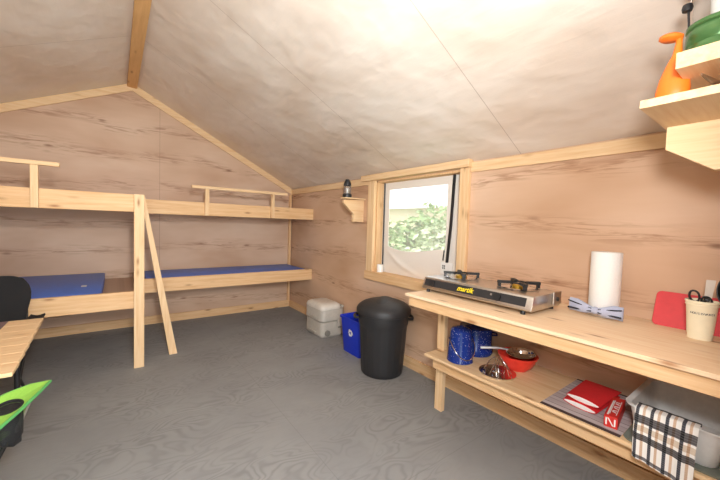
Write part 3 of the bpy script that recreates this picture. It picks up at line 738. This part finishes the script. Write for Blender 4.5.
MB().lathe([(0, 0), (.060, 0), (.064, .006), (.090, .03), (.118, .085), (.122, .096), (.118, .098), (.112, .088), (.085, .034), (.055, .010), (0, .008)], (rbx, rby, SZ), 56).build('bowl_body', M_REDP, b, smooth=40)
sp_ = thing('steel_saucepan', 'small steel pan with a long grey handle resting in the red bowl', 'pan', (rbx+.006, rby-.018, SZ+.06))
pm = Matrix.Translation((rbx+.002, rby-.022, SZ+.064)) @ Matrix.Rotation(math.radians(-6), 4, 'Y')
m = MB(); m.lathe([(0, 0), (.06, 0), (.072, .008), (.084, .045), (.088, .048), (.084, .050), (.080, .046), (.068, .011), (0, .004)], seg=48, mat=pm); m.build('pan_body', M_CHROME, sp_, smooth=40)
m = MB(); q0 = Vector((rbx-.02, rby+.058, SZ+.112)); q1 = Vector((1.985, 1.262, SZ+.106))
m.tube([q0, q0.lerp(q1, .4)+Vector((0, 0, .006)), q1], [.007, .008, .009], 10); m.build('pan_handle', plain('grey_handle', (206, 204, 206), .35, .4), sp_, smooth=True)
rx_, ry_ = 1.935, 1.105
r = thing('camp_toaster', 'round steel camp toaster with wire racks in front of the red bowl', 'toaster', (rx_, ry_, SZ))
MB().lathe([(0, .006), (.095, .006), (.106, .010), (.110, .012), (.110, .008), (.106, .0), (0, 0)], (rx_, ry_, SZ), 56).build('plate', M_CHROME, r, smooth=40)
for k4 in range(4):
    a = math.radians(45+90*k4+12); d = Vector((math.cos(a), math.sin(a), 0)); e = Vector((-d.y, d.x, 0)); c = Vector((rx_, ry_, SZ+.012))
    MB().tube([c+d*.070-e*.040, c+d*.042-e*.034+Vector((0, 0, .055)), c+d*.018-e*.010+Vector((0, 0, .088)), c+d*.018+e*.010+Vector((0, 0, .088)), c+d*.042+e*.034+Vector((0, 0, .055)), c+d*.070+e*.040], .0022, 6).build('wire_rack', M_CHROME, r, smooth=True)
MB().tube([(rx_+.03*math.cos(2*math.pi*i/20), ry_+.03*math.sin(2*math.pi*i/20), SZ+.014) for i in range(20)], .002, 6, True).build('centre_ring', M_CHROME, r)
# placemat, pot holders, red carton
pmat = thing('placemat', 'grey placemat with dark ends under the red pot holders', 'placemat', (2.05, .61, SZ))
MB().box(1.822, 2.274, .438, .782, SZ+.0003, SZ+.003, .0008).build('mat_cloth', M_MAT, pmat)
MB().box(1.800, 1.8215, .438, .782, SZ+.0003, SZ+.0032, .0008).build('end_border', M_MATD, pmat)
MB().box(2.2745, 2.290, .438, .782, SZ+.0003, SZ+.0032, .0008).build('end_border', M_MATD, pmat)
def pot_holder(z0, th, corners, label):
    """flat quilted pouch with a pale lens-shaped opening on its front edge"""
    FL, FR, BR_, BL = [Vector((x, y, 0)) for x, y in corners]
    t = thing('pot_holder', label, 'pot holder', ((FL+FR+BR_+BL)/4).to_tuple()[:2]+(z0,), 'red pot holders on the placemat')
    def P(u, v): return FL.lerp(FR, u).lerp(BL.lerp(BR_, u), v)
    def half(sgn):
        def f(u, v):
            q = P(u, v); puff = (max(0, math.sin(math.pi*u))**.55)*(.55+.45*math.cos(v*1.4))*th/2
            if v > .85: puff *= max(.25, 1-(v-.85)*5)
            return (q.x, q.y, z0+th/2+sgn*max(.0012, puff)+.0006*math.sin(u*22)*math.sin(v*22))
        return f
    MB().grid(half(1), 20, 20, .0014).build('cover', M_RED, t, smooth=True)
    MB().grid(half(-1), 20, 20, .0014).build('cover', M_RED, t, smooth=True)
    def lens(u, v):
        q = P(.03+.94*u, .012); puff = (max(0, math.sin(math.pi*(.03+.94*u)))**.55)*th/2
        return (q.x-.002*math.sin(math.pi*v), q.y, z0+th/2+(v*2-1)*max(.0005, puff-.0008))
    MB().grid(lens, 20, 6, .001).build('pale_lining', M_WHITE, t, smooth=True)
    return t
pot_holder(SZ+.0050, .027, [(1.915, .715), (1.900, .560), (2.205, .545), (2.225, .735)], 'lower red pot holder lying directly on the grey placemat')
tp = pot_holder(SZ+.0345, .027, [(1.925, .705), (1.912, .552), (2.200, .540), (2.205, .712)], 'upper red pot holder lying on top of the other one')
bxx = thing('red_carton', 'small red carton with white lettering beside the plastic dish tub', 'carton', (1.965, .505, SZ+.003))
cm = frame_mat((1.965, .503, SZ+.0036), (.99, .14, 0), (-.14, .99, 0))
MB().box(-.118, .125, -.026, .026, 0, .054, .001, mat=cm).build('box', M_REDC, bxx)
m = MB()
# white marks printed on the top and on the end
for i, (a, w, s_) in enumerate(((-.07, .010, .8), (-.045, .010, -.8), (-.02, .008, .6), (.005, .010, -.7), (.03, .010, .8), (.055, .008, .2))):
    m.prism([(a, -.012), (a+w, -.012), (a+w+.010*s_, .004), (a+.010*s_, .004)], 'z', .0541, .0546, mat=cm)
for z_ in (-.017, .008): m.prism([(-.09, z_+.0), (.08, z_+.0), (.08, z_+.003), (-.09, z_+.003)], 'z', .0541, .0545, mat=cm)
for a in (-.085,): m.prism([(a-.02, .012), (a+.16, .012), (a+.16, .018), (a-.02, .018)], 'z', .0541, .0545, mat=cm)
m.build('top_print', M_WHITE, bxx)
m = MB()
for poly in ([(-.020, .010), (-.014, .010), (-.014, .044), (-.020, .044)], [(-.014, .044), (-.008, .044), (.012, .010), (.006, .010)], [(.012, .010), (.018, .010), (.018, .044), (.012, .044)]):
    m.prism([(-y, z) for y, z in poly], 'x', -.1186, -.1181, mat=cm)
m.build('end_print', M_WHITE, bxx)

# dish tub on its tray with tea towel
ty = thing('drain_tray', 'sage grey drain tray under the plastic dish tub', 'tray', (2.03, .28, SZ))
MB().loft([rrect(1.806, 2.262, .085, .428, SZ+.0005, .03), rrect(1.800, 2.266, .080, .433, SZ+.010, .03), rrect(1.806, 2.260, .086, .427, SZ+.011, .03), rrect(1.815, 2.250, .095, .418, SZ+.005, .03)]).build('tray_body', M_TRAY, ty, smooth=30)
tb = thing('dish_tub', 'pale grey plastic dish tub on the lower shelf', 'tub', (2.03, .28, SZ+.006))
def tr(z, e, r_=.04): return rrect(1.845-e, 2.225+e, .145-e, .405+e, z, r_)
MB().loft([tr(SZ+.007, -.006), tr(SZ+.014, -.002), tr(SZ+.152, .018), tr(SZ+.154, .032, .05), tr(SZ+.163, .034, .05), tr(SZ+.164, .028, .05), tr(SZ+.158, .014), tr(SZ+.02, -.008), tr(SZ+.016, -.014)]).build('tub_body', M_TUB, tb, smooth=35)
tw = thing('tea_towel', 'black, white and tan plaid tea towel draped over the tub rim', 'towel', (1.80, .29, SZ+.17))
def towel(u, v):
    y = .392-u*.196
    s_ = (1-v)*.30                                  # length from the inner end
    inner, over = .055, .040
    top = SZ+.168
    skew = .010*u
    if s_ < inner: x, z = 1.858, top-.004-(inner-s_)
    elif s_ < inner+over: k_ = (s_-inner)/over; x, z = 1.858-.060*k_, top+.004*math.sin(math.pi*k_)
    else: k_ = s_-inner-over; x, z = 1.797-.026*min(1, k_/.08)-.003*math.sin(u*18)*min(1, k_*8), top-k_*(1.0+.18*u)
    return (x-.002*math.sin(u*25), y+.012*(1-v)*(u-.5), z)
MB().grid(towel, 40, 48, .0016, uv=True).build('towel_cloth', M_PLAID, tw, smooth=True)

# ------------------------------------------------------------------ shelves high on the front wall, at the right
def wall_shelf(label, x0, x1, y1, z0, z1, gus):
    t = thing('wall_shelf', label, 'shelf', ((x0+x1)/2, YF, z0), None)
    MB().box(x0, x1, YF+.0005, y1, z0, z1, .0015).build('board', PX, t)
    for gx in gus:
        MB().prism([(YF+.0005, z0-.0005), (y1-.010, z0-.0005), (y1-.010, z0-.080), (y1-.135, z0-.165), (YF+.0005, z0-.165)], 'x', gx, gx+.038, bev=.0015).build('gusset', PY, t)
    return t
wall_shelf('lower pale plank shelf high up at the right edge with a gusset bracket below', 1.300, 2.26, .325, 1.755, 1.779, (1.59,))
wall_shelf('upper thicker plank shelf at the right edge carrying the green lantern', 1.300, 2.20, .249, 1.848, 1.894, ())
lx, ly, lz = 1.475, .184, 1.8945
gl = thing('camping_lantern', 'green camping lantern with a glass globe on the upper plank shelf', 'lantern', (lx, ly, lz))
MB().lathe([(0, 0), (.070, 0), (.077, .006), (.079, .02), (.076, .026), (.079, .032), (.079, .052), (.076, .058), (.079, .064), (.078, .10), (.074, .108), (.079, .112), (.079, .122), (.068, .128), (0, .128)], (lx, ly, lz), 56).build('fuel_tank', M_GREEN, gl, smooth=30)
MB().lathe([(.058, .128), (.066, .15), (.066, .23), (.056, .255)], (lx, ly, lz), 48).build('globe', M_GLASS, gl, smooth=True)
MB().lathe([(0, .128), (.012, .128), (.026, .15), (.028, .20), (.012, .225), (0, .226)], (lx, ly, lz), 24).build('mantle', M_WHITE, gl, smooth=True)
MB().lathe([(.058, .255), (.082, .258), (.080, .272), (.05, .30), (0, .31)], (lx, ly, lz), 48).build('hood', M_GREEN, gl, smooth=30)
m = MB(); m.lathe([(0, -.012), (.012, -.010), (.014, 0), (.012, .010), (0, .012)], (lx-.01, ly+.078, lz+.198), 18); m.tube([(lx-.01, ly+.07, lz+.12), (lx-.01, ly+.076, lz+.198)], .003, 6); m.build('pump_knob', M_BLACK, gl, smooth=True)
MB().tube([(lx+.02, ly+.079*math.cos(a), lz+.17+.2*math.sin(a)) for a in [math.pi*i/18 for i in range(19)]], .0025, 6).build('bail', M_CHROME, gl, smooth=True)
oc = Vector((1.415, .276, 1.7795))
og = thing('orange_scoop', 'orange plastic scoop standing on the lower plank shelf with its oval grip up', 'scoop', oc)
loops = []
for z, w, d in ((0, .034, .020), (.012, .041, .026), (.045, .042, .026), (.085, .036, .022), (.125, .024, .016), (.155, .012, .010), (.19, .008, .008), (.215, .008, .008)):
    cc = oc+Vector((0, -.010*z/.2, z)); loops.append([(cc.x+d*math.cos(a), cc.y+w*math.sin(a), cc.z) for a in [2*math.pi*k/24 for k in range(24)]])
MB().loft(loops).build('scoop_body', M_ORANGE, og, smooth=50)
gm_ = Matrix.Translation(oc+Vector((0, .010, .213))) @ Matrix.Rotation(math.radians(10), 4, 'X')
m = MB(); m.loft([[tuple(gm_ @ Vector((.026*s*math.cos(a), .030*s*math.sin(a), z))) for a in [2*math.pi*k/28 for k in range(28)]] for s, z in ((.7, -.010), (1, -.004), (1, .004), (.7, .010))]); m.build('grip', M_ORANGE, og, smooth=50)
kn = thing('wooden_spoon', 'thin brown wooden handle poking out over the end of the lower plank shelf', 'spoon', (1.33, .165, 1.78))
MB().tube([(1.229, .183, 1.791), (1.28, .174, 1.790), (1.36, .160, 1.789), (1.42, .150, 1.788)], [.0025, .006, .0085, .009], 10).build('spoon_handle', M_WOODH, kn, smooth=True)
MB().loft([[(1.42+.06*t_, .150-.011*t_+w*math.sin(a), 1.7875+.006*math.cos(a)) for a in [2*math.pi*k/14 for k in range(14)]] for t_, w in ((0, .009), (.35, .02), (.7, .022), (1, .012))]).build('spoon_bowl', M_WOODH, kn, smooth=True)

# ------------------------------------------------------------------ table and camp chairs at the left
TX0, TX1, TY0, TY1, TZ = -1.02, -.352, 1.955, 2.915, .70
tl = thing('slatted_table', 'pale wooden slatted camp table at the left edge', 'table', ((TX0+TX1)/2, (TY0+TY1)/2, 0))
n = 7; w = (TY1-TY0)/n
for i in range(n):
    MB().box(TX0, TX1-.03*(i/n)+.0, TY0+i*w+.001, TY0+(i+1)*w-.001, TZ-.018, TZ, .003).build('slat', PX, tl)
for x in (TX0+.06, TX1-.15): MB().box(x, x+.03, TY0+.05, TY1-.05, TZ-.045, TZ-.0185).build('runner', M_TUBE, tl)
for x, y in ((TX1-.135, TY0+.10), (TX1-.135, TY1-.10), (TX0+.075, TY0+.10), (TX0+.075, TY1-.10)):
    MB().tube([(x, y, 0), (x, y, TZ-.03)], .014, 10).build('leg', M_TUBE, tl, smooth=True)
tpm = thing('placemat', 'mauve brown placemat on the slatted table at the left edge', 'placemat', (-.72, 2.72, TZ))
MB().box(-.93, -.535, 2.62, 2.90, TZ+.0004, TZ+.003, .0008).build('mat_cloth', M_MAUVE, tpm)

def camp_chair(name, label, base, face, fab, pipe, arm_h, seat_h, back_h, arm_out, W_=.27, D_=.24):
    """folding quad camp chair; local +y is forward"""
    t = thing(name, label, 'camp chair', base)
    R = Matrix.Translation(base) @ Matrix.Rotation(face, 4, 'Z')
    def tb_(pts, r, nm, mat): return MB().tube([R @ Vector(p) for p in pts], r, 8).build(nm, mat, t, smooth=True)
    for sx in (-1, 1):
        tb_([(sx*W_, D_+.02, 0), (sx*W_, -D_, seat_h+.02)], .009, 'leg', M_TUBE)
        tb_([(sx*W_, -D_-.04, 0), (sx*W_, D_, seat_h+.0)], .009, 'leg', M_TUBE)
        tb_([(sx*W_, -D_, seat_h), (sx*(W_-.02), -D_-.135, back_h-.07)], .009, 'back_tube', M_TUBE)
        tb_([(sx*W_, D_-.0, seat_h-.03), (sx*arm_out*.93, D_+.02, arm_h-.012)], .008, 'arm_post', M_STEEL)
        for x_, y_ in ((sx*W_, D_+.02), (sx*W_, -D_-.04)): MB().lathe([(0, 0), (.022, 0), (.022, .012), (.012, .026), (0, .026)], R @ Vector((x_, y_, 0)), 14).build('foot', M_BLACK, t, smooth=True)
        MB().box(-.018, .018, -.022, .022, -.03, .022, .006, mat=R @ Matrix.Translation((sx*W_, D_, seat_h-.03))).build('joint', M_BLACK, t)
    for a, b in (((-W_, D_+.02, .01), (W_, -D_-.04, .03)),): pass
    tb_([(-W_, D_+.02, .03), (W_, D_+.0, seat_h-.03)], .007, 'cross_bar', M_TUBE)
    tb_([(W_, D_+.03, .03), (-W_, D_+.01, seat_h-.03)], .007, 'cross_bar', M_TUBE)
    MB().grid(lambda u, v: tuple(R @ Vector(((u-.5)*2*W_, (v-.5)*2*D_, seat_h-.05*math.sin(math.pi*u)*math.sin(math.pi*v)))), 14, 14, .004).build('seat', fab, t, smooth=True)
    def back(u, v):
        a = (u-.5)*2; wtop = W_+.012-(.05*max(0, (v-.72)/.28)**2); wbot = W_-.03
        x_ = a*(wbot+(wtop-wbot)*min(1, v*1.6))
        y_ = -D_-.14*v-.045*(1-a*a)
        z_ = seat_h+.03+(back_h-seat_h-.02)*v-.03*max(0, abs(a)-.75)*4*v*v*.6
        return tuple(R @ Vector((x_, y_, z_)))
    MB().grid(back, 18, 16, .008).build('backrest', fab, t, smooth=True)
    return t, R
# black chair at the far end of the table, facing the camera
bc, R = camp_chair('camp_chair', 'black folding camp chair behind the slatted table by the left bunk', (-.80, 3.14, 0), math.pi, M_FAB, M_FAB, .58, .44, .89, .33)
for sx in (-1, 1):
    MB().grid(lambda u, v: tuple(R @ Vector((sx*(.285+.075*v-.03*u*(1-v)), -.30+.58*u, .615-.03*u-.012*math.sin(math.pi*v)))), 14, 6, .012).build('armrest', M_FAB, bc, smooth=True)
# lime chair at the near end, tucked towards the table
gc, R = camp_chair('camp_chair', 'lime green folding camp chair with a mesh cup holder by the slatted table', (-.676, 1.95, 0), math.radians(-28), M_LIME, M_LIMED, .60, .42, .86, .34, .25, .20)
def arm_outline():
    return [(-.241, 2.002), (-.306, 1.999), (-.37, 1.948), (-.406, 1.881), (-.43, 1.75), (-.42, 1.60), (-.38, 1.53), (-.345, 1.57), (-.329, 1.65), (-.297, 1.757), (-.265, 1.89)]
AHZ = .61
hole_c, hole_rx, hole_ry = Vector((-.342, 1.829)), .040, .062
def arm_mesh():
    P = arm_outline(); n_ = 40; b = bmesh.new(); out, inn = [], []
    def ray_hit(a):
        d = Vector((math.cos(a), math.sin(a))); best = None
        for i in range(len(P)):
            p0, p1 = Vector(P[i]), Vector(P[(i+1) % len(P)]); e = p1-p0
            den = d.x*e.y-d.y*e.x
            if abs(den) < 1e-9: continue
            w0 = p0-hole_c; t_ = (w0.x*e.y-w0.y*e.x)/den; s_ = (w0.x*d.y-w0.y*d.x)/den
            if t_ > 0 and -1e-6 <= s_ <= 1+1e-6 and (best is None or t_ < best): best = t_
        return hole_c+d*best
    tip = math.atan2(P[0][1]-hole_c.y, P[0][0]-hole_c.x)
    for i in range(n_):
        a = tip+2*math.pi*i/n_; q = ray_hit(a); out.append((q.x, q.y, AHZ+.010)); inn.append((hole_c.x+hole_rx*math.cos(a), hole_c.y+hole_ry*math.sin(a), AHZ-.004))
    m = MB(); lower = [(x, y, z-.012) for x, y, z in out]; lin = [(x, y, z-.012) for x, y, z in inn]
    m.loft([out, inn, lin, lower, out], caps=False); return m, out
m, out = arm_mesh(); ar = m.build('armrest', M_LIME, gc)
MB().tube([(x, y, z-.006) for x, y, z in out], .0065, 6, True).build('piping', M_LIMED, ar, smooth=True)
MB().tube([(hole_c.x+hole_rx*math.cos(a), hole_c.y+hole_ry*math.sin(a), AHZ-.006) for a in [2*math.pi*i/28 for i in range(28)]], .006, 6, True).build('cup_rim', M_FAB, ar, smooth=True)
m = MB(); m.loft([[(hole_c.x+hole_rx*s*math.cos(a), hole_c.y+hole_ry*s*math.sin(a), AHZ-.006-dz) for a in [2*math.pi*i/28 for i in range(28)]] for s, dz in ((1, 0), (1.04, .05), (1.0, .115), (.7, .135))]); m.build('cup_holder', M_NET, ar, smooth=True)
MB().grid(lambda u, v: tuple(R @ Vector((-.30-.12*v, -.32+.60*u, .555-.01*math.sin(math.pi*v)))), 12, 6, .012).build('armrest', M_LIME, gc, smooth=True)

for o in bpy.data.objects:
    if '_base' in o.keys(): del o['_base']
